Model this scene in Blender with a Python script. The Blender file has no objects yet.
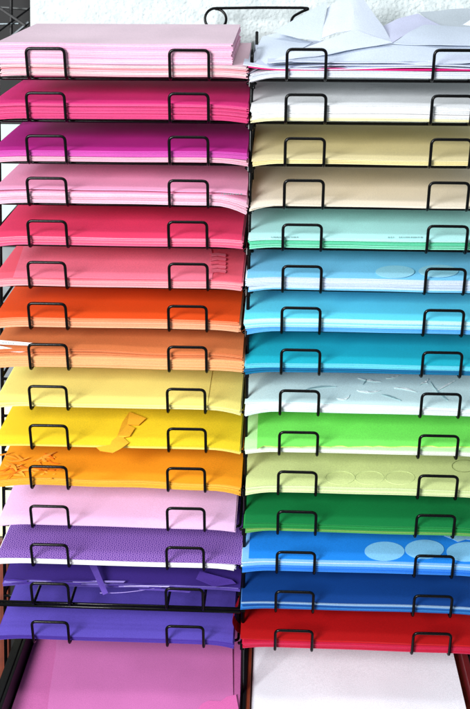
import bpy, bmesh, math, random
from mathutils import Vector, Matrix, Quaternion
R = random.Random(7)
C = bpy.context.scene.collection
SC = bpy.context.scene

# ------------------------------------------------------------------ measures (metres)
F_PX = 980.0                                   # focal length in pixels of the 470 x 709 photograph
CAM = Vector((.2983, -1.1639, -.1869))
PITCH, YAW, ROLL = -.1141, .0441, -.0146
TILT = math.radians(18)                        # shelves rise towards the back
STEP = .0492                                   # height between two shelves
LOOP_H, LOOP_W, LOOP_A, COL = .0337, .0453, .1673, .302
WR = .0018                                     # wire radius
ROT = Matrix.Rotation(YAW, 3, 'Z') @ Matrix.Rotation(PITCH, 3, 'X') @ Matrix.Rotation(ROLL, 3, 'Y')
dvec = Vector((0, math.cos(TILT), math.sin(TILT)))
nvec = Vector((0, -math.sin(TILT), math.cos(TILT)))

def ray(px, py):
    return ROT @ Vector(((px - 235) / F_PX, 1, (354.5 - py) / F_PX))
def at_y(px, py, y):                           # point of the ray in the upright plane at depth y
    d = ray(px, py); return CAM + d * ((y - CAM.y) / d.y)
def on_plane(px, py, o, n):
    d = ray(px, py); return CAM + d * ((Vector(o) - CAM).dot(n) / d.dot(n))
def on_tray(px, py, i, h):                     # tray-local (x, depth, height)
    p = on_plane(px, py, Vector((0, 0, -i * STEP)) + nvec * h, nvec) - Vector((0, 0, -i * STEP))
    return Vector((p.x, p.dot(dvec), h))
def xfront(px, py): return at_y(px, py, 0).x

def lin(c):
    c = c / 255.
    return c / 12.92 if c <= .04045 else ((c + .055) / 1.055) ** 2.4
def col(rgb, k=1.0): return tuple(min(.9, lin(v) * k) for v in rgb)

# ------------------------------------------------------------------ materials
def nt(m):
    m.use_nodes = True; t = m.node_tree; b = t.nodes['Principled BSDF']; return t, b, t.nodes, t.links
def mixrgb(t, a, b, fac, mode='MIX'):
    n = t.nodes.new('ShaderNodeMix'); n.data_type = 'RGBA'; n.blend_type = mode
    for s, v in ((0, fac), (6, a), (7, b)):
        if hasattr(v, 'links') or hasattr(v, 'is_linked'): t.links.new(v, n.inputs[s])
        else: n.inputs[s].default_value = v if s == 0 else (*v[:3], 1)
    return n.outputs[2]
def noise(t, scale, detail=3, vec=None, rough=.5):
    n = t.nodes.new('ShaderNodeTexNoise'); n.inputs['Scale'].default_value = scale
    n.inputs['Detail'].default_value = detail; n.inputs['Roughness'].default_value = rough
    if vec: t.links.new(vec, n.inputs['Vector'])
    return n.outputs['Fac']
def ramp(t, fac, a, b, c0=(0, 0, 0), c1=(1, 1, 1)):
    n = t.nodes.new('ShaderNodeValToRGB'); t.links.new(fac, n.inputs[0])
    n.color_ramp.elements[0].position = a; n.color_ramp.elements[1].position = b
    n.color_ramp.elements[0].color = (*c0, 1); n.color_ramp.elements[1].color = (*c1, 1)
    return n.outputs[0]
def objvec(t, sc=(1, 1, 1)):
    c = t.nodes.new('ShaderNodeTexCoord'); m = t.nodes.new('ShaderNodeMapping'); m.inputs['Scale'].default_value = sc
    t.links.new(c.outputs['Object'], m.inputs['Vector']); return m.outputs[0]
def bump(t, b, h, strength, dist):
    n = t.nodes.new('ShaderNodeBump'); n.inputs['Strength'].default_value = strength; n.inputs['Distance'].default_value = dist
    t.links.new(h, n.inputs['Height']); t.links.new(n.outputs[0], b.inputs['Normal'])

def paper_mat():
    m = bpy.data.materials.new('paper'); t, b, N, L = nt(m)
    a = N.new('ShaderNodeAttribute'); a.attribute_name = 'paper_colour'
    v = objvec(t)
    f = noise(t, 900, 4, v, .7); g = noise(t, 9, 4, v)
    c = mixrgb(t, a.outputs['Color'], ramp(t, f, .28, .72, (.76, .76, .76), (1.14, 1.14, 1.14)), 1.0, 'MULTIPLY')
    c = mixrgb(t, c, ramp(t, g, .3, .7, (.89, .89, .89), (1.06, 1.06, 1.06)), 1.0, 'MULTIPLY')
    # faint lines of single sheets, too fine to model, on the cut edges
    geo = N.new('ShaderNodeNewGeometry'); 
    e = N.new('ShaderNodeAttribute'); e.attribute_name = 'cut_edge'
    ln = noise(t, 1.0, 2, objvec(t, (9, 9, 2600)), .6)
    lc = mixrgb(t, (1, 1, 1), ramp(t, ln, .36, .64, (.80, .80, .80), (1.05, 1.05, 1.05)), e.outputs['Fac'])
    c = mixrgb(t, c, lc, 1.0, 'MULTIPLY')
    L.new(c, b.inputs['Base Color']); b.inputs['Roughness'].default_value = .62
    b.inputs['Specular IOR Level'].default_value = .25
    bump(t, b, f, .25, .0004)
    return m
PAPER = paper_mat()

def pattern_mat():                              # overlapping ring pattern printed on the violet sheet
    m = bpy.data.materials.new('patterned_paper'); t, b, N, L = nt(m)
    v = objvec(t, (1 / .0085, 1 / .0147, 0))
    ds = []
    for off in ((0, 0, 0), (.5, .5, 0)):
        a = N.new('ShaderNodeVectorMath'); a.operation = 'ADD'; a.inputs[1].default_value = off; L.new(v, a.inputs[0])
        fr = N.new('ShaderNodeVectorMath'); fr.operation = 'FRACTION'; L.new(a.outputs[0], fr.inputs[0])
        s = N.new('ShaderNodeVectorMath'); s.operation = 'SUBTRACT'; s.inputs[1].default_value = (.5, .5, 0); L.new(fr.outputs[0], s.inputs[0])
        q = N.new('ShaderNodeVectorMath'); q.operation = 'MULTIPLY'; q.inputs[1].default_value = (1, 1.73, 0); L.new(s.outputs[0], q.inputs[0])
        le = N.new('ShaderNodeVectorMath'); le.operation = 'LENGTH'; L.new(q.outputs[0], le.inputs[0]); ds.append(le.outputs['Value'])
    mn = N.new('ShaderNodeMath'); mn.operation = 'MINIMUM'; L.new(ds[0], mn.inputs[0]); L.new(ds[1], mn.inputs[1])
    k = N.new('ShaderNodeMath'); k.operation = 'MULTIPLY'; k.inputs[1].default_value = 21; L.new(mn.outputs[0], k.inputs[0])
    sn = N.new('ShaderNodeMath'); sn.operation = 'SINE'; L.new(k.outputs[0], sn.inputs[0])
    sn2 = N.new('ShaderNodeMath'); sn2.operation = 'MULTIPLY_ADD'; sn2.inputs[1].default_value = .5; sn2.inputs[2].default_value = .5; L.new(sn.outputs[0], sn2.inputs[0])
    c = ramp(t, sn2.outputs[0], .25, .75, col((92, 56, 142)), col((158, 118, 192)))
    L.new(c, b.inputs['Base Color']); b.inputs['Roughness'].default_value = .55
    bump(t, b, noise(t, 900, 3, objvec(t)), .2, .0004)
    return m
PATTERN = pattern_mat()

def plain(name, rgb, rough=.5, metal=0, var=.2, scale=60, bmp=0, bscale=200, spec=.5):
    m = bpy.data.materials.new(name); t, b, N, L = nt(m)
    c0 = col(rgb); f = noise(t, scale, 4, objvec(t))
    L.new(ramp(t, f, .3, .7, tuple(x * (1 - var) for x in c0), tuple(min(1, x * (1 + var)) for x in c0)), b.inputs['Base Color'])
    b.inputs['Roughness'].default_value = rough; b.inputs['Metallic'].default_value = metal
    b.inputs['Specular IOR Level'].default_value = spec
    if bmp: bump(t, b, noise(t, bscale, 4, objvec(t)), .5, bmp)
    return m
WIRE = plain('black_enamel_wire', (4, 4, 5), .2, 0, .3, 300, .0002, 350, .17)
BLACKPL = plain('black_plastic', (10, 10, 12), .4, 0, .2, 80, .0002, 600, .25)
BROWN = plain('red_brown_wood', (104, 42, 22), .45, 0, .35, 40, .0003, 90)
MAROON = plain('dark_red_plastic', (96, 18, 22), .4, 0, .25, 60)
STEEL = plain('grey_steel', (96, 106, 110), .4, .6, .25, 30)
DARK = plain('dark_recess', (9, 8, 8), .7, 0, .5, 12)
CREAM = plain('cream_card', (246, 240, 190), .7, 0, .06, 14)
PALE = plain('pale_grey_green_board', (176, 194, 190), .7, 0, .06, 14)
GREYB = plain('grey_board', (120, 126, 128), .6, 0, .4, 11)
PALEINK = plain('faint_print', (136, 168, 170), .6, 0, .1)
INK = plain('printing_ink', (120, 132, 136), .6, 0, .1)

def foam_mat():
    m = bpy.data.materials.new('white_foam_board'); t, b, N, L = nt(m)
    v = objvec(t)
    vo = N.new('ShaderNodeTexVoronoi'); vo.inputs['Scale'].default_value = 190; L.new(v, vo.inputs['Vector'])
    vo.feature = 'SMOOTH_F1'
    n1 = noise(t, 420, 4, v, .65); n2 = noise(t, 60, 4, v)
    s = N.new('ShaderNodeMath'); s.operation = 'MULTIPLY_ADD'; L.new(n1, s.inputs[0]); s.inputs[1].default_value = .8; L.new(vo.outputs['Distance'], s.inputs[2])
    c = ramp(t, n2, .3, .7, col((188, 199, 199)), col((212, 222, 222)))
    L.new(c, b.inputs['Base Color']); b.inputs['Roughness'].default_value = .38
    bump(t, b, s.outputs[0], 1.0, .0027)
    return m
FOAM = foam_mat()

# ------------------------------------------------------------------ builders
def link(name, me, mats, parent=None):
    o = bpy.data.objects.new(name, me); C.objects.link(o)
    if me:
        for m in (mats if isinstance(mats, (list, tuple)) else [mats]): me.materials.append(m)
    if parent: o.parent = parent
    return o
def tag(o, label, cat, group=None):
    o['label'] = label; o['category'] = cat
    if group: o['group'] = group
    return o
def empty(name, loc=(0, 0, 0), rx=0):
    o = bpy.data.objects.new(name, None); C.objects.link(o); o.location = loc; o.rotation_euler = (rx, 0, 0)
    o.empty_display_size = .02
    return o
def tray_frame(o, i):
    o.location = (0, 0, -i * STEP); o.rotation_euler = (TILT, 0, 0); return o

def rounded(pts, r, seg=5):
    pts = [Vector(p) for p in pts]; out = [pts[0]]
    for a, b, c in zip(pts, pts[1:], pts[2:]):
        u, w = (a - b), (c - b); k = min(r, u.length * .49, w.length * .49)
        p, q = b + u.normalized() * k, b + w.normalized() * k
        for s in range(seg + 1):
            s /= seg; out.append((1 - s) ** 2 * p + 2 * s * (1 - s) * b + s * s * q)
    return out + [pts[-1]]
def tube(bm, pts, r, seg=10, closed=False):
    pts = [Vector(p) for p in pts]; n = len(pts)
    tans = []
    for i in range(n):
        a = pts[i - 1] if (i or closed) else pts[0]; b = pts[(i + 1) % n] if (i < n - 1 or closed) else pts[-1]
        tans.append((b - a).normalized())
    up = Vector((0, 0, 1)) if abs(tans[0].z) < .9 else Vector((1, 0, 0))
    x = tans[0].cross(up).normalized(); rings = []
    for i in range(n):
        if i: x = tans[i - 1].rotation_difference(tans[i]) @ x
        x = (x - tans[i] * x.dot(tans[i])).normalized(); y = tans[i].cross(x)
        rings.append([bm.verts.new(pts[i] + (x * math.cos(2 * math.pi * k / seg) + y * math.sin(2 * math.pi * k / seg)) * r) for k in range(seg)])
    for i in range(n if closed else n - 1):
        A, B = rings[i], rings[(i + 1) % n]
        for k in range(seg): bm.faces.new((A[k], A[(k + 1) % seg], B[(k + 1) % seg], B[k]))
    if not closed:
        for rg, t, p in ((rings[0], -tans[0], pts[0]), (rings[-1], tans[-1], pts[-1])):
            c = bm.verts.new(p + t * r * .7)
            for k in range(seg): bm.faces.new((rg[k], rg[(k + 1) % seg], c))
def done(bm, name, smooth=True):
    bmesh.ops.recalc_face_normals(bm, faces=bm.faces)
    me = bpy.data.meshes.new(name); bm.to_mesh(me); bm.free()
    if smooth:
        for p in me.polygons: p.use_smooth = True
    return me
def box(bm, lo, hi, bev=0):
    r = bmesh.ops.create_cube(bm, size=1); vs = r['verts']
    lo, hi = Vector(lo), Vector(hi)
    for v in vs: v.co = Vector((lo[k] + (v.co[k] + .5) * (hi[k] - lo[k]) for k in range(3)))
    if bev:
        es = list({e for v in vs for e in v.link_edges})
        bmesh.ops.bevel(bm, geom=es, offset=bev, segments=2, profile=.7, affect='EDGES')

def colour_mesh(me, rgb, edge_flags, edge_rgb=None):
    me.attributes.new('paper_colour', 'FLOAT_COLOR', 'FACE'); me.attributes.new('cut_edge', 'FLOAT', 'FACE')
    a = me.attributes['paper_colour']; e = me.attributes['cut_edge']
    c = (*(min(.92, v * 1.08) for v in rgb), 1); ce = (*(v * .92 for v in (edge_rgb or rgb)), 1)   # faces lightened, rough cut edges darkened in colour to offset the frontal light
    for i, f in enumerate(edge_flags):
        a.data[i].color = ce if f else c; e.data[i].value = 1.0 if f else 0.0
def grid_slab(fn, us, vs, th, name, rgb, lines=True, edge_rgb=None):
    """closed thin sheet: fn(u, v) gives the underside, th the thickness (vector)"""
    nu, nv = len(us), len(vs); V = []; Fc = []; E = []
    for top in (0, 1):
        for v in vs:
            for u in us: V.append(fn(u, v) + th * top)
    idx = lambda t, j, i: t * nu * nv + j * nu + i
    for j in range(nv - 1):
        for i in range(nu - 1):
            Fc.append((idx(1, j, i), idx(1, j, i + 1), idx(1, j + 1, i + 1), idx(1, j + 1, i))); E.append(False)
            Fc.append((idx(0, j, i), idx(0, j + 1, i), idx(0, j + 1, i + 1), idx(0, j, i + 1))); E.append(False)
    for i in range(nu - 1):
        Fc.append((idx(0, 0, i), idx(0, 0, i + 1), idx(1, 0, i + 1), idx(1, 0, i))); E.append(lines)
        Fc.append((idx(0, nv - 1, i + 1), idx(0, nv - 1, i), idx(1, nv - 1, i), idx(1, nv - 1, i + 1))); E.append(lines)
    for j in range(nv - 1):
        Fc.append((idx(0, j + 1, 0), idx(0, j, 0), idx(1, j, 0), idx(1, j + 1, 0))); E.append(lines)
        Fc.append((idx(0, j, nu - 1), idx(0, j + 1, nu - 1), idx(1, j + 1, nu - 1), idx(1, j, nu - 1))); E.append(lines)
    me = bpy.data.meshes.new(name); me.from_pydata([tuple(p) for p in V], [], Fc)
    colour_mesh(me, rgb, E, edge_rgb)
    for p in me.polygons: p.use_smooth = True
    me.set_sharp_from_angle(angle=math.radians(42))
    return me

US = [i / 30 for i in range(31)]
VS = [0, .03, .08, .16, .3, .5, .75, 1]
DEPTH = .208
def sheet_mesh(c, x0, x1, y0, z, th, rgb, dl=.003, dr=.003, rot=0, wav=.0004, depth=DEPTH, lines=True, lift=0, edge_rgb=None, name='sheet', sup=None, ph=None):
    """one sheet (or bundle of sheets) lying in a tray; dl / dr: how far the free front corners hang down"""
    cx = (LOOP_A + LOOP_W) / 2 + c * COL
    sl, sr = cx - .112, cx + .112
    if sup: sl, sr = sup
    p1, p2, q1, q2 = ph or (R.uniform(0, 6), R.uniform(0, 6), R.uniform(12, 26), R.uniform(30, 60))
    cr, sn = math.cos(rot), math.sin(rot)
    def fn(u, v):
        x = x0 + u * (x1 - x0); y = y0 + v * depth
        fr = max(0, 1 - v / .7) ** 1.6
        dz = 0
        if x > sr: dz -= dr * min(1.2, (x - sr) / .038) ** 1.8 * fr
        if x < sl: dz -= dl * min(1.2, (sl - x) / .038) ** 1.8 * fr
        dz += wav * (math.sin(x * q1 + p1) + .5 * math.sin(x * q2 + p2)) * max(0, 1 - v / .3)
        dz += lift * max(0, 1 - v / .5) ** 2
        X, Y = x - cx, y - y0
        return Vector((cx + X * cr - Y * sn, y0 + X * sn + Y * cr, z + dz))
    return grid_slab(fn, US, VS, Vector((0, 0, th)), name, rgb, lines, edge_rgb)

Z0 = WR + .0006
WAVES = {(i, c): (R.uniform(0, 6), R.uniform(0, 6), R.uniform(12, 26), R.uniform(30, 60)) for i in range(15) for c in (0, 1)}   # sheets of one tray lie in the same waves
def stack(i, c, x0, x1, z, h, n, cols, label, group=None, dl=.0022, dr=.0022, y0=.0036, jit=.0014, jx=.0015, top=None, gap=.00024, name='paper_stack', mat=None, wav=.0004, edge=None, rotj=.0035, seq=False, depth=DEPTH):
    """a pile of paper: each bundle that shows as a band is a part"""
    r = tray_frame(empty(name), i)
    n = max(n, round(h / .00115)) if n > 1 else 1
    t = h / n; fr_ = R.uniform(.5, 1.25); dl *= fr_; dr *= R.uniform(.5, 1.25)
    for k in range(n):
        rgb = cols[min(len(cols) - 1, int(k * len(cols) / n))] if seq else R.choice(cols)
        if top and k == n - 1: rgb = top
        kk = R.uniform(.93, 1.03); cc = tuple(min(.93, v * kk) for v in col(rgb))
        ee = None
        if edge: e2 = R.choice(edge); ee = tuple(min(.93, v * kk) for v in col(e2))
        s = 1 + .45 * (1 - k / max(1, n))                      # lower bundles hang a little more
        me = sheet_mesh(c, x0 + R.uniform(-jx, jx), x1 + R.uniform(-jx, jx), y0 + R.uniform(0, jit) * (2.2 if R.random() < .25 and k < n - 1 else 1) + (.0006 if k == 0 else 0), z + k * t, t - R.uniform(.3, 1.2) * min(gap, t * .45), cc, dl * s, dr * s,
                        R.uniform(-rotj, rotj) * (2.2 if R.random() < .2 else 1), wav * (.7 + .5 * k / n), edge_rgb=ee, depth=depth, ph=WAVES[i, c])
        link('sheet', me, mat if (mat and k == n - 1) else PAPER, r)
    return tag(r, label, 'paper stack', group)
def single(i, c, x0, x1, z, rgb, label, th=.0006, dl=.001, dr=.001, y0=.0036, rot=0, wav=.0005, depth=DEPTH, lift=0, name='paper_sheet', mat=None, cat='paper', group=None, edge_rgb=None, sup=None):
    me = sheet_mesh(c, x0, x1, y0, z, th, col(rgb), dl, dr, rot, wav, depth, False, lift, col(edge_rgb) if edge_rgb else None, sup=sup, ph=WAVES[i, c] if i else None)
    o = tray_frame(link(name, me, mat or PAPER), i)
    return tag(o, label, cat, group)
def poly_slab(pts, th, name, rgb, lines=False, edge_rgb=None):
    bm = bmesh.new(); vs = [bm.verts.new(p) for p in pts]; f = bm.faces.new(vs)
    bm.normal_update()
    if f.normal.z < 0: f.normal_flip()
    bmesh.ops.triangulate(bm, faces=[f])
    n0 = set(bm.faces)
    ex = bmesh.ops.extrude_face_region(bm, geom=list(bm.faces))
    for v in [g for g in ex['geom'] if isinstance(g, bmesh.types.BMVert)]: v.co += Vector((0, 0, th))
    bmesh.ops.recalc_face_normals(bm, faces=bm.faces); bm.normal_update()
    me = bpy.data.meshes.new(name); bm.to_mesh(me); bm.free()
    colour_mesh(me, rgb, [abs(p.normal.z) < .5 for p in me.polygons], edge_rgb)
    if not lines:
        for d in me.attributes['cut_edge'].data: d.value = 0
    return me
def ellipse_pts(cx, cy, rx, ry, i, h, n=40):
    return [on_tray(cx + rx * math.cos(2 * math.pi * k / n), cy + ry * math.sin(2 * math.pi * k / n), i, h) for k in range(n)]

# ------------------------------------------------------------------ the rack
rack = tag(empty('display_rack', (0, 0, -14 * STEP)), 'black wire rack of thirty tilted trays in two columns, holding all the coloured paper', 'display rack')
def pcs(o): o.parent = rack; o.matrix_parent_inverse = Matrix.Translation((0, 0, 14 * STEP)); return o

BACK = .225
def loop_mesh(x):
    bm = bmesh.new()
    pts = [(x, BACK, 0), (x, .0, 0), (x, 0, LOOP_H), (x + LOOP_W, 0, LOOP_H), (x + LOOP_W, 0, 0), (x + LOOP_W, BACK, 0)]
    tube(bm, rounded(pts, .0062, 6), WR)
    return done(bm, 'loop')
def frame_mesh(c, full):
    bm = bmesh.new(); xl, xr = (-.041, .2555) if c == 0 else (.2660, .5570)
    z = -2 * WR + .0003
    if full: xl, xr = -.052, .2575
    y = .021
    if full:
        tube(bm, [(xl, .004, z), (xr, .004, z)], WR * 1.25)
        tube(bm, [(xl, .0112, z - .001), (xr, .0112, z - .001)], WR)
    else:
        tube(bm, rounded([(xl, BACK, z), (xl, y, z), (xr, y, z), (xr, BACK, z)], .006), WR)
    tube(bm, [(xl, BACK - .004, z - .0035), (xr, BACK - .004, z - .0035)], WR)
    tube(bm, [(xl, .11, z - .0035), (xr, .11, z - .0035)], WR)
    # short arms that hold the tray on the uprights
    if not full:
        for a, b, ya in ((-.064 if c == 0 else .262, xl, .10 if c == 0 else .0215), (xr, .2592 + c * COL, .0215)):
            tube(bm, [(a, ya, z - .0042), (b, ya, z - .0042)], WR * 1.15)
    return done(bm, 'tray')
loops = {0: loop_mesh(0), 1: loop_mesh(LOOP_A)}
for c in (0, 1):
    for i in range(15):
        t = link('tray', frame_mesh(c, c == 0 and i == 13), WIRE); tray_frame(t, i); pcs(t)
        for k in (0, 1):
            me = loops[k].copy() if False else loops[k]
            lp = bpy.data.objects.new('loop', me); C.objects.link(lp); lp.parent = t; lp.location.x = c * COL + R.uniform(-.0006, .0006); lp.rotation_euler.z = R.uniform(-.008, .008); lp.scale = (R.uniform(.985, 1.015), 1, R.uniform(.97, 1.025)) if k == 0 else (1, 1, R.uniform(.97, 1.025))
for me in loops.values(): me.materials.append(WIRE)
# uprights: front and back post of each side, joined by arches at the top
def upright(x):
    bm = bmesh.new()
    if x < 0:
        tube(bm, rounded([(x, .10, -14 * STEP - .10), (x, .10, .05), (x, .16, .075), (x, .222, .08)], .012), WR * 1.25)
        tube(bm, [(x, .222, -14 * STEP - .03), (x, .222, .082)], WR * 1.2)
        for i in range(0, 15, 2):
            tube(bm, [(x, .10, -i * STEP + .026), (x, .222, -i * STEP + .068)], WR)
        return pcs(link('upright', done(bm, 'upright'), WIRE))
    zf, zb = .034, .034 + .115
    pts = [(x, .026, -14 * STEP - .10), (x, .026, zf), (x, .062, zf + .022), (x, .105, zf + .015), (x, .125, -.3), (x, .125, -14 * STEP - .06)]
    tube(bm, rounded(pts, .012), WR * 1.25)
    tube(bm, [(x, .222, -14 * STEP - .03), (x, .222, .10)], WR * 1.2)
    for i in range(0, 15, 2):
        z = -i * STEP
        tube(bm, [(x, .026, z + .006), (x, .222, z + .068)], WR)
    o = link('upright', done(bm, 'upright'), WIRE); pcs(o)
for x in (-.064, .2608, .5635): upright(x)
# weld plates at the shelf ends on the middle upright
for i in range(15):
    bm = bmesh.new(); box(bm, (.2578, .0135, -i * STEP - .006), (.2638, .0225, -i * STEP + .004), .0012)
    pcs(link('bracket', done(bm, 'bracket', False), WIRE))
# hanger at the top, with a rolled eye at its left end
bm = bmesh.new()
yh = .232
P = lambda x, y: at_y(x, y, yh)
eye = [P(215.5 + 10.6 * math.cos(a), 18.8 + 10.6 * math.sin(a)) + Vector((0, .004 * (k / 26), 0)) for k, a in enumerate([math.radians(-88 - k * 14) for k in range(27)])]
pts = list(reversed(eye)) + [P(260, 7.6), P(302, 7.8)] + rounded([P(303, 7.8), P(310, 8.6), P(303, 11), P(292, 17), P(289, 40), P(289, 75)], .006)
tube(bm, pts, WR * 1.05)
pcs(link('hanger', done(bm, 'hanger'), WIRE))

# ------------------------------------------------------------------ paper, left column (top to bottom)
YB = [79.5, 122, 164, 206, 248, 290, 331, 371.5, 411.5, 451, 491, 528.5, 567, 605, 646]   # front edge rows of the photo, to place the side edges
def xl(px, i): return xfront(px, YB[i])
LX = -.047
# 1
stack(0, 0, -.033, xl(247, 0), Z0, .0135, 7, [(242, 188, 200), (234, 146, 152), (246, 216, 218), (240, 172, 184)], 'pale pink and salmon paper bundle at the bottom of the topmost left tray', top=(214, 180, 192), gap=.0006)
stack(0, 0, -.036, xl(232, 0), Z0 + .0137, .0235, 7, [(250, 190, 214), (248, 198, 218), (240, 172, 202)], 'thick block of pale pink paper topped by a greyish mauve sheet', top=(200, 176, 188), dr=.0005, dl=.0005, edge=[(246, 188, 212), (240, 170, 202), (250, 200, 220)])
# 2
stack(1, 0, LX, xl(247.5, 1), Z0, .0185, 7, [(220, 72, 128), (226, 86, 142), (212, 58, 118)], 'hot pink paper stack below the block of pale pink paper', top=(210, 46, 120))
# 3
stack(2, 0, LX, xl(247, 2), Z0, .0055, 3, [(240, 186, 202), (236, 170, 194)], 'thin pale pink bundle underneath the magenta paper')
stack(2, 0, LX, xl(247, 2), Z0 + .0057, .0075, 3, [(206, 80, 176), (212, 96, 184)], 'deep magenta paper stack below the hot pink tray', top=(176, 34, 134), edge=[(208, 84, 178), (196, 66, 164)])
# 4
stack(3, 0, LX, xl(247, 3), Z0, .0135, 6, [(240, 186, 206), (234, 172, 198), (244, 200, 216)], 'light pink paper stack with drooping right corner and small grey lettering', dr=.0065, top=(240, 168, 200))
single(3, 0, LX + .002, xl(246.5, 3), Z0 + .0143, (238, 164, 198), 'light pink sheet curling up on the light pink stack', dr=.003, lift=.0012, y0=.007)
# 5
stack(4, 0, LX, xl(242.5, 4), Z0, .0115, 5, [(250, 130, 158), (252, 150, 172), (246, 100, 140)], 'rose red paper stack with paler pink edges', top=(226, 62, 104))
# 6
stack(5, 0, LX, xl(242, 5), Z0, .0105, 4, [(252, 170, 175), (248, 130, 145)], 'coral pink paper stack lying under a smaller pink sheet', top=(228, 92, 112))
pp = [on_tray(*p, 5, Z0 + .0108) for p in ((13, 277.5), (26, 240), (208, 240), (212, 252), (211, 262), (213, 272), (212, 280), (120, 279))]
tag(tray_frame(link('paper_sheet', poly_slab(pp, .0006, 'paper_sheet', col((232, 120, 144))), PAPER), 5), 'smaller light pink sheet with a torn right edge on the coral stack', 'paper')
# 7
stack(6, 0, LX, xl(239.5, 6), Z0, .0075, 3, [(253, 160, 118), (252, 176, 136)], 'peach paper bundle underneath the orange red sheets')
stack(6, 0, LX + .001, xl(238.5, 6), Z0 + .0077, .0055, 3, [(252, 150, 105), (246, 130, 84)], 'orange red paper stack lying on the peach bundle', top=(214, 74, 20))
# 8
stack(7, 0, LX, xl(243, 7), Z0, .0135, 5, [(253, 172, 112), (252, 182, 126)], 'light orange paper bundle at the bottom of the tray with white labels')
stack(7, 0, LX - .001, xl(242, 7), Z0 + .0155, .0075, 4, [(240, 160, 110), (222, 130, 80), (200, 112, 66)], 'brownish orange paper stack with white labels at its left front edge', y0=.0065, top=(206, 118, 68), gap=.0012, wav=.0012)
# 9
stack(8, 0, LX, xl(240.5, 8), Z0, .007, 4, [(252, 232, 160), (250, 226, 136)], 'pale yellow paper stack between the orange and the bright yellow paper', top=(250, 226, 126), dr=.004)
single(8, 0, LX + .004, xl(207, 8), Z0 + .0074, (250, 227, 128), 'pale yellow sheet whose right edge shows as a seam on the pale yellow stack', y0=.006, dr=0, rot=.004, th=.0003)
# 10
stack(9, 0, LX, xl(240, 9), Z0, .006, 3, [(250, 222, 110), (248, 212, 76)], 'bright yellow paper stack with an orange cutout lying on it', top=(250, 208, 44), dr=.004)
# 11
stack(10, 0, LX, xl(240, 10), Z0, .011, 5, [(254, 188, 74), (252, 172, 48)], 'orange paper stack littered with offcuts at its left end', top=(250, 154, 30), wav=.0016, dr=.004)
# 12
stack(11, 0, LX, xl(235.5, 11), Z0, .002, 2, [(236, 196, 236), (230, 190, 232)], 'pale lilac pink paper stack below the orange paper', top=(232, 192, 238), dr=.004)
# 13
stack(12, 0, LX, xl(235, 12), Z0, .0075, 4, [(250, 246, 252), (240, 234, 246)], 'white sheets under the violet patterned paper', dr=.004)
single(12, 0, LX + .001, xl(241, 12), Z0 + .0080, (140, 92, 186), 'violet sheet printed with a fine ring pattern', mat=PATTERN, th=.0007)
# 14
stack(13, 0, LX, xl(238, 13), Z0, .006, 5, [(96, 76, 166), (196, 186, 228), (64, 44, 136), (130, 114, 194), (70, 50, 142)], 'ragged dark purple paper pushed back in a nearly empty tray', y0=.034, jit=.006, top=(60, 40, 124), wav=.001, gap=.0008, rotj=.012, depth=.178)
# 15
stack(14, 0, LX, xl(233, 14), Z0, .0085, 4, [(82, 60, 164), (72, 50, 150)], 'violet paper stack in the lowest left wire tray', top=(88, 72, 172), dr=.004)

# ------------------------------------------------------------------ paper, right column
RX = .556
# 1
stack(0, 1, xl(250, 0), RX, Z0, .008, 4, [(234, 238, 246), (218, 224, 236)], 'white paper bundle under the magenta sheet in the topmost right tray', dl=.004)
single(0, 1, xl(248, 0), RX, Z0 + .0085, (206, 20, 110), 'single magenta sheet between white papers in the topmost right tray', th=.0016, dl=-.003)
# 2
stack(1, 1, xl(251, 1), RX, Z0, .0035, 2, [(250, 240, 196), (246, 234, 186)], 'cream bundle at the bottom of the greyish white paper tray', dl=.003)
stack(1, 1, xl(251, 1), RX, Z0 + .0037, .0145, 5, [(238, 241, 243), (230, 234, 236), (246, 248, 248)], 'greyish white paper stack below the loose white papers', dl=.005, top=(230, 233, 235), wav=.0006)
# 3
stack(2, 1, xl(252, 2), RX, Z0, .0065, 4, [(248, 232, 178), (236, 218, 150)], 'khaki cream paper stack below the greyish white paper', top=(222, 210, 164), dl=.004)
# 4
stack(3, 1, xl(250, 3), RX, Z0, .0025, 2, [(238, 229, 210)], 'thin stack of plain beige paper above the mint paper', top=(234, 224, 206), dl=.0055)
# 5
stack(4, 1, xl(249, 4), RX, Z0, .0095, 5, [(120, 228, 190), (150, 236, 206), (104, 214, 172)], 'mint green paper bundle underneath the pale turquoise sheets', dl=.004, jit=.004, gap=.0009)
stack(4, 1, xl(249, 4), RX, Z0 + .0101, .0035, 2, [(200, 246, 240)], 'pale turquoise sheets with a row of tiny print along the front', top=(184, 242, 238), dl=.003)
# 6
stack(5, 1, xl(249, 5), RX, Z0, .005, 2, [(120, 200, 246), (206, 226, 250)], 'sky blue bundle underneath the layered light blue paper', dl=.004, seq=True)
stack(5, 1, xl(246, 5), RX, Z0 + .0052, .0115, 5, [(206, 222, 248), (220, 232, 252), (190, 212, 244)], 'light blue paper stack with pale oval cutouts lying on it', top=(124, 200, 238), dl=.002)
# 7
stack(6, 1, xl(247, 6), RX, Z0, .005, 2, [(96, 180, 240), (84, 170, 236)], 'medium blue bundle at the bottom of the cyan tray', dl=.004)
stack(6, 1, xl(244.5, 6), RX, Z0 + .0052, .0125, 5, [(178, 234, 250), (204, 240, 252), (140, 220, 246)], 'bright cyan paper stack with pale layered edges', top=(98, 214, 238), dl=.002)
# 8
stack(7, 1, xl(245, 7), RX, Z0, .0055, 3, [(16, 128, 172), (20, 110, 160)], 'dark teal bundle at the bottom of the turquoise tray', dl=.003)
stack(7, 1, xl(245, 7), RX, Z0 + .0057, .0075, 3, [(72, 200, 226), (110, 214, 236)], 'turquoise paper stack lying on the dark teal bundle', top=(30, 178, 198), dl=.003)
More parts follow.
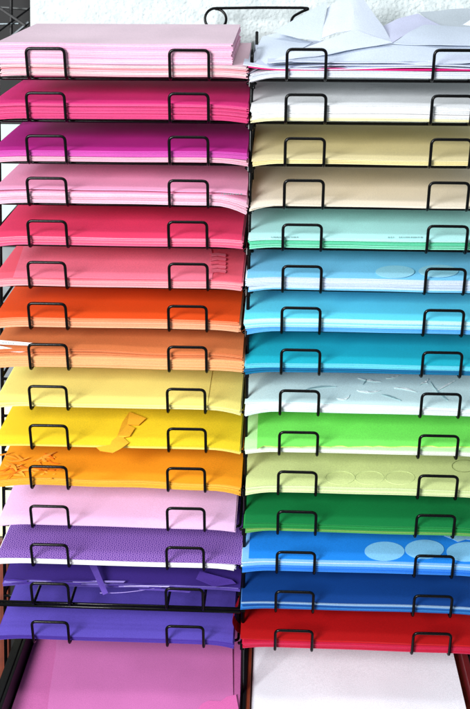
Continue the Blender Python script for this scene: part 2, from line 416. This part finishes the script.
# 9
stack(8, 1, xl(245.5, 8), RX, Z0, .007, 4, [(234, 250, 250), (224, 246, 247)], 'very pale aqua bundle under the sheet with cut shapes', dl=.0045)
aq = single(8, 1, xl(244, 8), RX, Z0 + .0075, (208, 240, 242), 'pale aqua sheet scored with loose cut shapes', y0=.012, rot=-.03, th=.0007, dl=.003)
# 10
stack(9, 1, xl(245, 9), RX, Z0, .0095, 4, [(226, 250, 212), (238, 252, 230), (212, 247, 196)], 'whitish green paper bundle under the bright green sheet', dl=.0045, top=(188, 242, 168))
gp = [on_tray(*p, 9, Z0 + .0098) for p in [(257, 449), (258.5, 405), (520, 405), (520, 449)] + [(x, 446.8 + R.uniform(-.7, .7)) for x in range(510, 258, -6)]]
tag(tray_frame(link('paper_sheet', poly_slab(gp, .0008, 'paper_sheet', col((124, 230, 100)), edge_rgb=col((226, 222, 110))), PAPER), 9), 'bright green sheet with a ragged torn front edge', 'paper')
# 11
stack(10, 1, xl(246, 10), RX, Z0, .0105, 5, [(226, 240, 186), (214, 232, 168), (236, 246, 204)], 'pale olive green paper stack scored with three circle outlines', top=(202, 216, 148), dl=.004)
# 12
stack(11, 1, xl(245.5, 11), RX, Z0, .004, 2, [(128, 180, 96), (90, 166, 84)], 'yellow green bundle underneath the dark green paper', dl=.004)
stack(11, 1, xl(244.5, 11), RX, Z0 + .0042, .0095, 4, [(40, 150, 76), (30, 138, 64)], 'dark green paper stack between olive green and bright blue', top=(14, 122, 62), dl=.003)
# 13
stack(12, 1, xl(243, 12), RX, Z0, .0075, 3, [(60, 140, 232), (140, 190, 246), (40, 120, 220)], 'mixed blue paper bundle at the bottom of the azure tray', dl=.006)
stack(12, 1, xl(242, 12), RX, Z0 + .0077, .0085, 4, [(150, 202, 250), (214, 232, 252), (120, 186, 248)], 'pale blue paper stack lying under the azure sheet', dl=.003, top=(124, 184, 246))
single(12, 1, xl(248.5, 12), RX, Z0 + .0166, (28, 130, 228), 'azure blue sheet with pale blue ovals on it', y0=.006, dl=.001)
# 14
stack(13, 1, xl(241.5, 13), RX, Z0, .009, 4, [(36, 100, 178), (54, 126, 198), (20, 74, 150)], 'medium blue paper bundle under the navy blue sheets', dl=.003)
single(13, 1, xl(241, 13), RX, Z0 + .0093, (140, 170, 200), 'pale edged sheet showing as a light line in the navy stack', y0=.0036, th=.0004, dl=.002)
stack(13, 1, xl(242, 13), RX, Z0 + .0098, .0025, 2, [(14, 66, 140)], 'navy blue paper stack between the azure and the red paper', top=(10, 60, 128), dl=.002, y0=.0045)
# 15
stack(14, 1, xl(243, 14), RX, Z0, .0105, 6, [(200, 32, 70), (190, 20, 54), (208, 50, 86)], 'crimson paper bundle underneath the bright red sheets', dl=.003, gap=.0006)
stack(14, 1, xl(240, 14), RX, Z0 + .0109, .003, 2, [(206, 22, 30)], 'bright red paper stack in the lowest right wire tray', top=(172, 10, 14), dl=-.001)

# ------------------------------------------------------------------ loose pieces lying on the paper
def scrap(i, h, pxs, rgb, label, th=.0006, name='paper_scrap', cat='paper scrap', group=None, lifts=None, edge=None):
    pts = [on_tray(*p, i, h) for p in pxs]
    if lifts:
        for p, l in zip(pts, lifts): p.z += l
    o = tray_frame(link(name, poly_slab(pts, th, name, col(rgb), edge_rgb=col(edge) if edge else None), PAPER), i)
    return tag(o, label, cat, group)
# folded strip with rectangular holes on the yellow paper
zz = lambda x, y: (90 + x / 7.833, 405 + y / 7.833)
scrap(9, Z0 + .0066, [zz(*p) for p in ((310, 58), (440, 112), (380, 164), (292, 156), (352, 188), (312, 250), (262, 258), (305, 302), (240, 350), (180, 380), (78, 368), (48, 338), (160, 322), (170, 290), (215, 252), (252, 150))],
      (247, 178, 50), 'ladder shaped orange yellow cutout lying on the bright yellow paper', th=.0006, lifts=[.0004, .001, .0005, 0, .0008, .0005, 0, .0005, .0005, .0003, .001, .001, .001, .001, .001, .002], edge=(214, 120, 20))
# offcuts on the orange paper
for k in range(26):
    c0 = on_tray(R.uniform(0, 56), R.uniform(454, 476), 10, Z0 + .0121)
    L, w, a, bend, cu, tw = R.uniform(.012, .032), R.uniform(.002, .0055), R.uniform(-1.0, 1.0), R.uniform(-.5, .5), R.uniform(.0006, .0026), R.uniform(-.4, .4)
    def fn(u, v, c0=c0, L=L, w=w, a=a, bend=bend, cu=cu, tw=tw):
        t = u - .5; ang = a + bend * t; ww = w * (1 - .75 * abs(2 * t) ** 1.5)
        return c0 + Vector((math.cos(ang) * L * t - math.sin(ang) * ww * (v - .5), math.sin(ang) * L * t + math.cos(ang) * ww * (v - .5), cu * (1 - 4 * t * t) * (1 if cu < .0019 else -1) + (cu if cu >= .0019 else 0) + abs(tw * t * ww * .6) + tw * t * (v - .5) * ww))
    me = grid_slab(fn, [q / 10 for q in range(11)], [0, .5, 1], Vector((0, 0, .0004)), 'paper_scrap', col(R.choice([(250, 160, 52), (246, 144, 36), (232, 120, 26), (250, 168, 62)])), False)
    tag(tray_frame(link('paper_scrap', me, PAPER), 10), 'small curled orange offcut strewn over the left end of the orange paper', 'paper scrap', 'orange offcuts on the orange paper')
# perforated scraps at the torn edge of the pink sheet
zz = lambda x, y: (190 + x / 6.714, 240 + y / 6.714)
for k in range(5):
    y = 95 + k * 27
    pts = [zz(135, y), zz(180, y - 6), zz(238, y + 2), zz(244, y + 12), zz(238, y + 20), zz(190, y + 14), zz(140, y + 21), zz(146, y + 10)]
    scrap(5, Z0 + .0112, pts, R.choice([(244, 138, 158), (236, 104, 128), (240, 122, 144)]), 'narrow torn pink strip beside the smaller pink sheet on the coral stack', lifts=[R.uniform(0, .0006) for _ in range(8)], group='torn strips on the coral stack', edge=(206, 84, 108))
# pale ovals on the light blue and on the azure paper
for cx, cy, rx, ry, w in ((395, 272, 19.5, 6.2, 'left'), (438.5, 271.3, 20, 6.2, 'middle'), (482, 271, 20, 6.2, 'right')):
    if w == 'right': continue
    scrap(5, Z0 + .0169, [on for on in [(cx + rx * math.cos(2 * math.pi * k / 44), cy + ry * math.sin(2 * math.pi * k / 44)) for k in range(44)]], (150, 206, 226),
          'greyish oval cutout on the light blue paper, ' + ('the one left of the right wire loop' if w == 'left' else 'the one inside the right wire loop'), th=.0004, name='paper_oval', cat='paper cutout', group='ovals on the light blue paper')
for cx, cy, rx, ry, w in ((384.6, 551.5, 20, 9.6, 'left of the right wire loop'), (424.5, 549.5, 19.5, 9.6, 'behind the top of the right wire loop'), (467, 552, 20.5, 9.8, 'at the right edge of the photo')):
    scrap(12, Z0 + .0176, [(cx + rx * math.cos(2 * math.pi * k / 44), cy + ry * math.sin(2 * math.pi * k / 44)) for k in range(44)], (128, 194, 244),
          'pale blue oval cutout on the azure sheet, ' + w, th=.0004, name='paper_oval', cat='paper cutout', group='ovals on the azure sheet')
scrap(12, Z0 + .0178, [(444, 536), (452, 539), (458, 542), (466, 539.5), (476, 541), (476, 536)], (150, 206, 246), 'pale blue torn corner at the back of the azure sheet', th=.0004)
# circles scored into the olive sheet
def ring(cx, cy, rx, ry, i, h, label, group, rgb):
    n = 48; bm = bmesh.new()
    pts = [on_tray(cx + rx * math.cos(2 * math.pi * k / n), cy + ry * math.sin(2 * math.pi * k / n), i, h) for k in range(n)]
    th = .00025
    tube(bm, pts, th, 6, True)
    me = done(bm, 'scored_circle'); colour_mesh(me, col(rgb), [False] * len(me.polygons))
    return tag(tray_frame(link('scored_circle', me, PAPER), i), label, 'scored circle', group)
for cx, w in ((340, 'the one nearest the left wire loop'), (369.5, 'the middle one of three'), (400, 'the one nearest the right wire loop')):
    ring(cx, 477.7, 14.6, 6.7, 10, Z0 + .0109, 'circle scored into the pale olive paper, ' + w, 'circles on the olive paper', (204, 218, 158))
ring(464, 466, 12, 6, 10, Z0 + .0109, 'partly hidden circle scored near the back of the olive paper', 'circles on the olive paper', (120, 130, 80))
# cut shapes on the aqua sheet: curled slivers
zz = lambda x, y: (280 + x / 2.474, 370 + y / 2.474)
sl = [((60, 52), (85, 40), (140, 42)), ((140, 72), (170, 78), (172, 62)), ((192, 22), (225, 28), (250, 30)), ((205, 38), (212, 26), (216, 24)), ((262, 22), (285, 20), (305, 10)), ((190, 52), (225, 60), (250, 52)), ((250, 62), (278, 66), (300, 78)),
      ((282, 46), (310, 44), (338, 56)), ((352, 34), (370, 26), (366, 22)), ((372, 30), (392, 62), (416, 76)), ((384, 54), (408, 42), (432, 28)), ((345, 40), (352, 30), (366, 34))]
for k, tri in enumerate(sl):
    a, b, d = [zz(*p) for p in tri]
    n = 8; up, lo = [], []
    for s in range(n + 1):
        s /= n; x = (1 - s) ** 2 * a[0] + 2 * s * (1 - s) * b[0] + s * s * d[0]; y = (1 - s) ** 2 * a[1] + 2 * s * (1 - s) * b[1] + s * s * d[1]
        w = .3 + 1.5 * math.sin(math.pi * s); up.append((x, y - w * .5)); lo.append((x, y + w * .5))
    m = up + lo[::-1]
    pts = [on_tray(*p, 8, Z0 + .0083) for p in m]
    for p, q in zip(pts, m): p.z += .0011 * R.uniform(.2, 1)
    o = link('cut_flap', poly_slab(pts, .0003, 'cut_flap', col((222, 244, 246) if k % 3 else (150, 186, 190))), PAPER)
    tray_frame(o, 8); o.parent = aq; o.matrix_parent_inverse = Matrix.LocRotScale(aq.location, aq.rotation_euler, None).inverted()
# strips dangling among the purple scraps
scrap(13, Z0 + .0085, [(88, 567), (95, 566), (101, 580), (108, 592), (103, 594), (96, 583)], (96, 72, 164), 'narrow violet strip hanging down over the dark purple scraps', th=.0005, lifts=[.008, .008, .006, -.002, -.002, .006])
scrap(13, Z0 + .0072, [(200, 574), (232, 582), (236, 585), (214, 588), (196, 581)], (78, 54, 146), 'purple corner piece at the right end of the dark purple scraps', th=.0005, lifts=[.004, .003, .002, .002, .003])
for k in range(12):
    x = R.uniform(-4, 140); y = 580.5 + 6.5 * (x + 4) / 160 + R.uniform(-2.2, 3.2); L = R.uniform(22, 60); w = R.uniform(.5, 1.3); sl_ = R.uniform(-.01, .07)
    scrap(13, Z0 + .0064 + .0003 * k, [(x, y), (x + L * .4, y + L * sl_ * .3), (x + L, y + L * sl_), (x + L * .97, y + L * sl_ + w), (x + L * .4, y + L * sl_ * .4 + w * 1.2), (x + 1, y + w)], R.choice([(150, 134, 204), (96, 74, 166), (186, 174, 224), (64, 44, 132), (74, 52, 146)]),
          'thin ragged purple or lilac strip along the front of the dark purple scraps', th=.0004, lifts=[0, .0012, .0004, 0, .001, 0], group='ragged strips on the dark purple scraps')
bm = bmesh.new()
tube(bm, [on_tray(x, 593 - 6.5 * ((x - 112) / 52) ** 1.6 if x > 112 else 593, 13, Z0 + .003 + .00004 * (x - 100)) for x in range(100, 166, 4)], .0004, 6)
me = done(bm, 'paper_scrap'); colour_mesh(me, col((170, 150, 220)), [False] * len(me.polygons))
tag(tray_frame(link('paper_scrap', me, PAPER), 13), 'hair thin curled lilac paper sliver in the nearly empty purple tray', 'paper scrap')
# red curled edge beside the violet paper at the bottom of the gap
bm = bmesh.new(); pts = rounded([at_y(238.5, 604, .02), at_y(233.5, 616, .015), at_y(231.8, 622, .012), at_y(235, 630, .012), at_y(240.5, 634.5, .012)], .01)
a, b = [], []
for p in pts: a.append(bm.verts.new(p)); b.append(bm.verts.new(p + Vector((.0006, .02, .004))))
for k in range(len(pts) - 1): bm.faces.new((a[k], a[k + 1], b[k + 1], b[k]))
bmesh.ops.solidify(bm, geom=list(bm.faces), thickness=.0011)
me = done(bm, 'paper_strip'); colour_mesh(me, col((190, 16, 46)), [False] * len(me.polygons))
tag(link('paper_strip', me, PAPER), 'curled red paper strip bulging into the gap beside the violet paper', 'paper strip')

# ------------------------------------------------------------------ labels with small print
def label_strip(i, h, quad, th, label, rows, fill=(220, 217, 214)):
    """a sticker: quad of tray-local points, front face, with dashes of print"""
    r = tray_frame(empty('paper_label'), i)
    A, B, Cc, D = quad                                          # top-left, top-right, bottom-right, bottom-left
    n = (B - A).cross(D - A).normalized()
    if n.y > 0: n = -n
    bm = bmesh.new(); f = [bm.verts.new(p) for p in (A, B, Cc, D)]; g = [bm.verts.new(p + n * th) for p in (A, B, Cc, D)]
    bm.faces.new(g); bm.faces.new(f[::-1])
    for k in range(4): bm.faces.new((f[k], f[(k + 1) % 4], g[(k + 1) % 4], g[k]))
    me = done(bm, 'sticker', False); colour_mesh(me, col(fill), [False] * 6)
    link('sticker', me, PAPER, r)
    bm = bmesh.new()
    for u0, u1, v0, v1 in rows:
        u = u0
        while u < u1:
            w = R.uniform(.012, .03); vv = R.uniform(0, .08)
            q = [(u, v0 + vv), (min(u1, u + w), v0 + vv), (min(u1, u + w), v1 - vv * .5), (u, v1 - vv * .5)]
            bm.faces.new([bm.verts.new((A.lerp(B, a)).lerp(D.lerp(Cc, a), b) + n * (th + .0002)) for a, b in q]); u += w + R.uniform(.008, .02)
    link('lettering', done(bm, 'lettering', False), INK, r)
    return tag(r, label, 'label')
tl = lambda px, py, i, y: (lambda p: Vector((p.x, (p - Vector((0, 0, -i * STEP))).dot(dvec), (p - Vector((0, 0, -i * STEP))).dot(nvec))))(at_y(px, py, y))
label_strip(7, 0, [tl(-6, 339.6, 7, .0035), tl(33.5, 343, 7, .0035), tl(33, 345.8, 7, .003), tl(-6, 344, 7, .003)], .0003, 'narrow white printed label on the brownish orange stack, the upper one', [(.2, .52, .28, .8), (.58, .92, .35, .75)])
label_strip(7, 0, [tl(-6, 344.8, 7, .002), tl(27.5, 351.2, 7, .002), tl(20, 352.4, 7, .0015), tl(-6, 350.6, 7, .0015)], .0003, 'wedge shaped white printed label on the brownish orange stack, the lower one', [(.3, .62, .25, .75)])
def print_row(i, quad, label, rows):
    r = label_strip(i, 0, quad, .0002, label, rows); return r
def ink_row(i, z, x0px, x1px, ypx):
    bm = bmesh.new(); x = x0px
    while x < x1px:
        w = R.uniform(.8, 2.0)
        q = [on_tray(a, b, i, z) for a, b in ((x, ypx), (x + w, ypx), (x + w, ypx + 1.1), (x, ypx + 1.1))]
        bm.faces.new([bm.verts.new(p) for p in q]); x += w + R.uniform(.4, 1.4)
    o = tray_frame(link('lettering', done(bm, 'lettering', False), PALEINK), i)
    return o
def attach(o, parent):
    o.parent = parent; o.matrix_parent_inverse = Matrix.LocRotScale(parent.location, parent.rotation_euler, None).inverted()
for o in list(C.objects):
    l = o.get('label', '')
    if l.startswith('pale turquoise sheets'):
        for a, b in ((271, 297), (388, 394), (399, 422)): attach(ink_row(4, Z0 + .0139, a, b, 236.6), o)
    if l.startswith('light pink sheet curling'):
        attach(ink_row(3, Z0 + .0162, 221, 241, 193.5), o)

# ------------------------------------------------------------------ loose white papers heaped in the topmost right tray
def patch(q, bow, rgb, label, n=14, th=.0006, twist=0, group=None, crease=0):
    A, B, Cc, D = q; nn = (B - A).cross(D - A).normalized()
    if nn.y > 0: nn = -nn
    def fn(u, v):
        p = (A.lerp(B, u)).lerp(D.lerp(Cc, u), v)
        return p + nn * (bow * math.sin(math.pi * u) * math.sin(math.pi * (v * .9 + .05)) + twist * math.sin(2 * math.pi * u) * v + crease * (abs(u - .45) - .3))
    g = [k / n for k in range(n + 1)]
    me = grid_slab(fn, g, g, nn * th, 'paper_sheet', col(rgb), False)
    for p in me.polygons: p.use_smooth = True
    return tag(link('paper_sheet', me, PAPER), label, 'paper', group)
Y = lambda px, py, y: at_y(px, py, y)
W1, W2 = (188, 199, 214), (196, 205, 220)
single(0, 1, xl(243, 0), RX, Z0 + .0104, (206, 213, 230), 'white sheet jutting out left over the gap, on the magenta sheet', dl=-.003, rot=.012, wav=.0012, th=.0008)
single(0, 1, xl(255, 0), RX + .01, Z0 + .0125, (198, 206, 226), 'white sheet with a gently waved front edge above the magenta sheet', dl=-.004, rot=-.02, wav=.0018, y0=.008, th=.0008)
single(0, 1, xl(268, 0), RX + .01, Z0 + .0152, (194, 202, 222), 'white sheet skewed to the right under the folded papers', dl=.002, rot=.05, wav=.0016, y0=.012, th=.0008)
def folded(pts, faces, rgb, label, sub=3):
    """a loose sheet with crisp folds: flat facets share their fold lines"""
    bm = bmesh.new(); vs = [bm.verts.new(Y(*p)) for p in pts]
    for f in faces: bm.faces.new([vs[k] for k in f])
    bmesh.ops.recalc_face_normals(bm, faces=bm.faces)
    bmesh.ops.triangulate(bm, faces=bm.faces)
    bmesh.ops.subdivide_edges(bm, edges=bm.edges, cuts=sub, use_grid_fill=True)
    bm.normal_update(); ph = R.uniform(0, 6)
    for v in bm.verts: v.co += v.normal * .0006 * (math.sin(v.co.x * 90 + ph) + math.sin(v.co.z * 130 + 2 * ph))
    bmesh.ops.solidify(bm, geom=list(bm.faces), thickness=.0006)
    bmesh.ops.recalc_face_normals(bm, faces=bm.faces)
    me = bpy.data.meshes.new('paper_sheet'); bm.to_mesh(me); bm.free()
    colour_mesh(me, col(rgb), [False] * len(me.polygons))
    for p in me.polygons: p.use_smooth = True
    me.set_sharp_from_angle(angle=math.radians(16))
    return tag(link('paper_sheet', me, PAPER), label, 'paper')
folded([(262, 36.5, .13), (279, 33, .135), (313, 41.5, .10), (296, 52, .05), (268, 63, .02), (244, 75, .004)], [(0, 1, 2, 3), (0, 3, 4, 5)], W1, 'white sheet sloping from the gap under the folded papers')
folded([(274, 31.5, .11), (327.3, 1.5, .15), (320.8, 41.6, .085), (300, 38, .095)], [(0, 1, 3), (1, 2, 3)], (182, 193, 209), 'pointed white flap standing up beside the rack hanger')
folded([(327, 8.5, .15), (340, -1, .165), (353, -4, .17), (364, 0, .17), (382, 25.5, .125), (392.5, 42.5, .075), (355, 29.5, .095), (336, 33, .09), (321.5, 38.5, .085)], [(0, 1, 7, 8), (1, 2, 6, 7), (2, 3, 4, 6), (4, 5, 6)], W2, 'large white sheet bent upright in the middle of the heap')
folded([(270, 61.5, .016), (355, 29.5, .094), (392.5, 43, .045), (330, 54, .025)], [(0, 1, 3), (1, 2, 3)], W2, 'white sheet folded to a peak at the front of the heap')
folded([(392.5, 43, .05), (408, 32.5, .085), (424, 25, .125), (450, 25.8, .13), (505, 29, .13), (505, 44, .04), (440, 44.5, .042)], [(0, 1, 6), (1, 2, 3, 6), (3, 4, 5, 6)], W1, 'white sheet arched over the right front of the heap')
folded([(382.5, 26, .15), (398, 19, .16), (418, 13.5, .17), (443, 26, .128), (422, 26, .122), (392.5, 43, .07)], [(0, 1, 5), (1, 2, 4, 5), (2, 3, 4)], (180, 184, 208), 'lilac white sheet leaning behind the arched sheet')
folded([(419, 13, .185), (450, 10, .19), (505, 8.5, .19), (505, 30, .14), (441, 28, .135)], [(0, 1, 4), (1, 2, 3, 4)], (168, 178, 186), 'greyish white sheet farthest back at the right')
folded([(458, 28, .145), (474, 17, .15), (505, 16, .15), (505, 31, .13)], [(0, 1, 2, 3)], (198, 205, 216), 'small white flap beside the greyish sheet at the right edge')
folded([(384, 45, .05), (430, 44.5, .055), (505, 43.5, .055), (505, 63, .012), (400, 60, .014), (272, 63, .012), (320, 55, .03)], [(0, 6, 4), (0, 1, 4), (1, 2, 3, 4), (6, 5, 4)], W1, 'white sheet bulging forward below the arched sheet')
folded([(330, 58, .03), (420, 52, .04), (505, 52, .04), (505, 60, .008), (420, 64.5, .006), (350, 67.5, .006)], [(0, 1, 4, 5), (1, 2, 3, 4)], (190, 198, 218), 'pale white sheet fanned over the front of the right loop')

# ------------------------------------------------------------------ two open trays on the base below the rack
p_tl, p_bl, p_br = [CAM + ray(*p) * d for p, d in (((34, 644.5), 1.345), ((11, 709), 1.235), ((240.5, 709), 1.235))]
ex = (p_br - p_bl); ex.y = 0; W = ex.length; ex.normalize(); ey = (p_tl - p_bl); ey -= ex * ey.dot(ex); ey.normalize(); en = ex.cross(ey)
M = Matrix((ex, ey, en)).transposed().to_4x4(); M.translation = p_bl
def low(px, py, h=0):
    p = on_plane(px, py, p_bl + en * h, en); q = M.inverted() @ p; return q
def slab_obj(name, lo, hi, mat, bev=.0015, parent=None, smooth=False):
    bm = bmesh.new(); box(bm, lo, hi, bev); o = link(name, done(bm, name, smooth), mat)
    if parent: o.parent = parent
    return o
def letter_tray(name, x0, x1, y0, y1, mat, wall_l, wall_r, label, lipped):
    r = empty(name); r.matrix_world = M
    slab_obj('floor_panel', (x0, y0, -.012), (x1, y1, -.008), mat, .001, r)
    for a, b, k in ((x0 - .005, x0 - .0005, wall_l), (x1 + .0005, x1 + .005, wall_r)):
        slab_obj('side_wall', (a, y0, -.012), (b, y1, k), mat, .0012, r)
    slab_obj('front_lip', (x0, y0 - .005, -.012), (x1, y0 - .0005, .004), mat, .0012, r)
    slab_obj('back_wall', (x0, y1 + .0005, -.012), (x1, y1 + .005, max(wall_l, wall_r)), mat, .0012, r)
    if lipped:
        slab_obj('rim', (x0 - .016, y0, wall_l - .003), (x0 - .0055, y1, wall_l + .001), mat, .0012, r)
    return tag(r, label, 'paper tray')
bw = W
letter_tray('paper_tray', -.002, bw + .002, -.09, .17, BLACKPL, .025, .006, 'black tray holding the pink sheet below the left column', True)
def low_sheet(x0, x1, y0, y1, z, th, rgb, label, wav=.001):
    p = R.uniform(0, 6)
    fn = lambda u, v: Vector((x0 + u * (x1 - x0), y0 + v * (y1 - y0), z + wav * math.sin(u * 5 + p) * math.sin(v * 3 + 1)))
    me = grid_slab(fn, US, [k / 12 for k in range(13)], Vector((0, 0, th)), 'paper_sheet', col(rgb), True)
    o = link('paper_sheet', me, PAPER); o.matrix_world = M
    return tag(o, label, 'paper')
low_sheet(0, bw, -.07, .16, -.0078, .007, (186, 98, 156), 'pink sheet lying in the black tray below the violet paper')
# a second, slightly lighter sheet whose left edge is torn
me_pts = []
edge = [(56.5, 640), (55.5, 655), (53, 670), (51.5, 680), (49.5, 692), (47.5, 709), (42, 735)]
ins = [M.inverted() @ on_plane(*p, p_bl + en * .0006, en) for p in edge]
ins += [Vector((low(233, 735).x, ins[-1].y, .0006)), low(233.2, 694, .0006), low(232.5, 640, .0006)]
o = link('paper_sheet', poly_slab(ins, .0006, 'paper_sheet', col((192, 108, 166))), PAPER); o.matrix_world = M
tag(o, 'paler pink sheet with a torn left edge on top in the black tray', 'paper')
ins = [low(*p, .0016) for p in ((196, 712), (202, 704), (209, 701), (221, 701.5), (227, 697), (236, 695), (239, 712), (236, 735), (198, 735))]
o = link('paper_scrap', poly_slab(ins, .0008, 'paper_scrap', col((208, 102, 166))), PAPER); o.matrix_world = M
tag(o, 'bright pink scrap at the lower right corner of the pink sheet', 'paper scrap')
xr0, xr1 = low(252, 690).x, low(462, 690).x
wl = low(246.3, 690).x
r = empty('paper_tray'); r.matrix_world = M
slab_obj('floor_panel', (wl, -.09, -.014), (xr1 + .02, .19, -.010), BROWN, .001, r)
slab_obj('side_wall', (wl - .001, -.09, -.0098), (wl + .0055, .19, .004), BROWN, .0015, r)
slab_obj('side_wall', (xr1 + .0075, -.09, -.0098), (xr1 + .0155, .19, .012), MAROON, .0015, r)
slab_obj('back_wall', (wl + .006, .1905, -.0098), (xr1 + .007, .196, .012), BROWN, .0015, r)
tag(r, 'red brown tray holding the white sheet below the right column', 'paper tray')
low_sheet(xr0, xr1, -.08, .175, -.0095, .009, (228, 230, 241), 'white sheet lying in the red brown tray below the red paper')
# dark rods of the base frame between and beside the trays
b = empty('base_frame'); b.matrix_world = M
for px in (243.2,):
    bm = bmesh.new(); tube(bm, [low(244.2, 645, .004), low(241.0, 709, .004), low(238, 760, .004)], .0022); link('rod', done(bm, 'rod'), WIRE, b)
bm = bmesh.new(); tube(bm, rounded([low(474, 640, -.01), low(472, 668, -.02), low(480, 720, -.01)], .02), .0025); link('rod', done(bm, 'rod'), WIRE, b)
tag(b, 'black wire base frame with a rod between the two lowest trays', 'base frame')

# ------------------------------------------------------------------ what stands behind the rack
wl_ = at_y(30, 20, .275).x
bm = bmesh.new(); box(bm, (wl_, .275, -.34), (1.15, .315, .42), .002)
tag(link('foam_board', done(bm, 'foam_board', False), FOAM), 'white foam board with a pebbly surface standing behind the rack', 'foam board')
bm = bmesh.new(); box(bm, (-1.1, .62, -1.25), (1.6, .66, .55))
o = link('back_wall', done(bm, 'back_wall', False), DARK); o['kind'] = 'structure'
bm = bmesh.new(); box(bm, (-1.2, -.25, -1.29), (1.7, .66, -1.251))
o = link('floor', done(bm, 'floor', False), DARK); o['kind'] = 'structure'
# grey metal shelving seen at the top left
sh = empty('metal_shelf', (-.2, .45, -1.25))
def bar(name, p, q, w, mat=STEEL):
    bm = bmesh.new(); p, q = Vector(p), Vector(q); d = (q - p)
    box(bm, (-w, -w * .5, 0), (w, w * .5, d.length), .001)
    o = link(name, done(bm, name, False), mat); o.matrix_world = Matrix.Translation(p - sh.location) @ d.to_track_quat('Z', 'Y').to_matrix().to_4x4()
    o.parent = sh
bar('crossbar', at_y(-20, 24.5, .40), at_y(19, 23.5, .40), .0022)
bar('brace', at_y(-12, 0, .38), at_y(26, 26, .38), .004, BLACKPL)
bar('brace', at_y(-6, 51, .39), at_y(29, 22, .39), .003, plain('dark_grey_steel', (78, 84, 88), .4, .4, .3, 40))
bar('brace', at_y(-10, 38, .37), at_y(30, 8, .41), .0025, BLACKPL)
bar('crossbar', at_y(-20, 44, .43), at_y(40, 40, .43), .004, BLACKPL)
bar('crossbar', at_y(-20, 6, .45), at_y(40, 10, .45), .003, plain('dull_steel', (60, 62, 62), .5, .3, .3, 40))
bar('post', at_y(11, -8, .42), at_y(11, 50, .42), .004, BLACKPL)
bar('post', at_y(-16, -40, .44), at_y(-16, 720, .44), .012, BLACKPL)
tag(sh, 'dark metal shelving frame standing behind the top left corner of the rack', 'shelf')
# pale board, grey bin and cream box behind the left side
def backbox(name, px0, px1, py0, py1, y, depth, mat, label, cat):
    a, b2 = at_y(px0, py1, y), at_y(px1, py0, y)
    bm = bmesh.new(); box(bm, (a.x, y, a.z), (b2.x, y + depth, b2.z), .004)
    return tag(link(name, done(bm, name, False), mat), label, cat)
backbox('display_board', -40, 29, 124, 236, .34, .02, PALE, 'pale grey green board behind the left edge of the upper trays', 'board')
backbox('storage_bin', -60, 27, 247, 398, .36, .12, GREYB, 'grey bin behind the left edge of the pink and orange trays', 'bin')
backbox('card_box', -60, 27, 401, 535, .35, .12, CREAM, 'cream coloured box behind the left edge of the yellow trays', 'box')
cr = empty('wooden_crate', at_y(0, 720, .30))
for k, (px0, px1) in enumerate(((-14, -5), (-4, 2), (3, 7.5))):
    a, b2 = at_y(px0, 730, .30), at_y(px1, 540, .30)
    bm = bmesh.new(); box(bm, a - cr.location, Vector((b2.x, .315, b2.z)) - cr.location, .003); link('slat', done(bm, 'slat', False), BROWN, cr)
for py in (566, 610, 668, 690):
    a, b2 = at_y(-14, py + 3, .318), at_y(20, py - 3, .318)
    bm = bmesh.new(); box(bm, a - cr.location, Vector((b2.x, .33, b2.z)) - cr.location, .002); link('rail', done(bm, 'rail', False), PALE, cr)
tag(cr, 'reddish wooden crate with pale rails at the lower left corner', 'crate')

# ------------------------------------------------------------------ camera and light
cam = bpy.data.cameras.new('camera'); co = bpy.data.objects.new('camera', cam); C.objects.link(co)
cam.sensor_fit = 'VERTICAL'; cam.sensor_height = 36; cam.lens = 36 * F_PX / 709
m = Matrix((ROT @ Vector((1, 0, 0)), ROT @ Vector((0, 0, 1)), ROT @ Vector((0, -1, 0)))).transposed().to_4x4(); m.translation = CAM
co.matrix_world = m; cam.clip_end = 100; cam.clip_start = .05
cam.dof.use_dof = True; cam.dof.focus_distance = 1.2; cam.dof.aperture_fstop = 13
SC.camera = co

l = bpy.data.lights.new('window_light', 'AREA'); l.shape = 'RECTANGLE'; l.size = .8; l.size_y = .9; l.energy = 97; l.color = (.985, .99, 1)
o = bpy.data.objects.new('window_light', l); C.objects.link(o); o.location = (-.82, -1.95, .03)
o.rotation_euler = (Vector(o.location) - Vector((.27, 0, -.4))).to_track_quat('Z', 'Y').to_euler()
l = bpy.data.lights.new('ceiling_light', 'AREA'); l.shape = 'RECTANGLE'; l.size = 1.2; l.size_y = .35; l.energy = 13; l.color = (.96, .98, 1)
o = bpy.data.objects.new('ceiling_light', l); C.objects.link(o); o.location = (.1, -.75, 1.5)
o.rotation_euler = (Vector(o.location) - Vector((.27, 0, -.3))).to_track_quat('Z', 'Y').to_euler()
w = bpy.data.worlds.new('World'); SC.world = w; w.use_nodes = True
bg = w.node_tree.nodes['Background']; bg.inputs[0].default_value = (.86, .94, 1, 1); bg.inputs[1].default_value = .43
SC.view_settings.view_transform = 'Standard'; SC.view_settings.look = 'None'; SC.view_settings.exposure = 0; SC.view_settings.gamma = 1
SC.cycles.use_denoising = True
SC.cycles.max_bounces = 6; SC.cycles.diffuse_bounces = 4
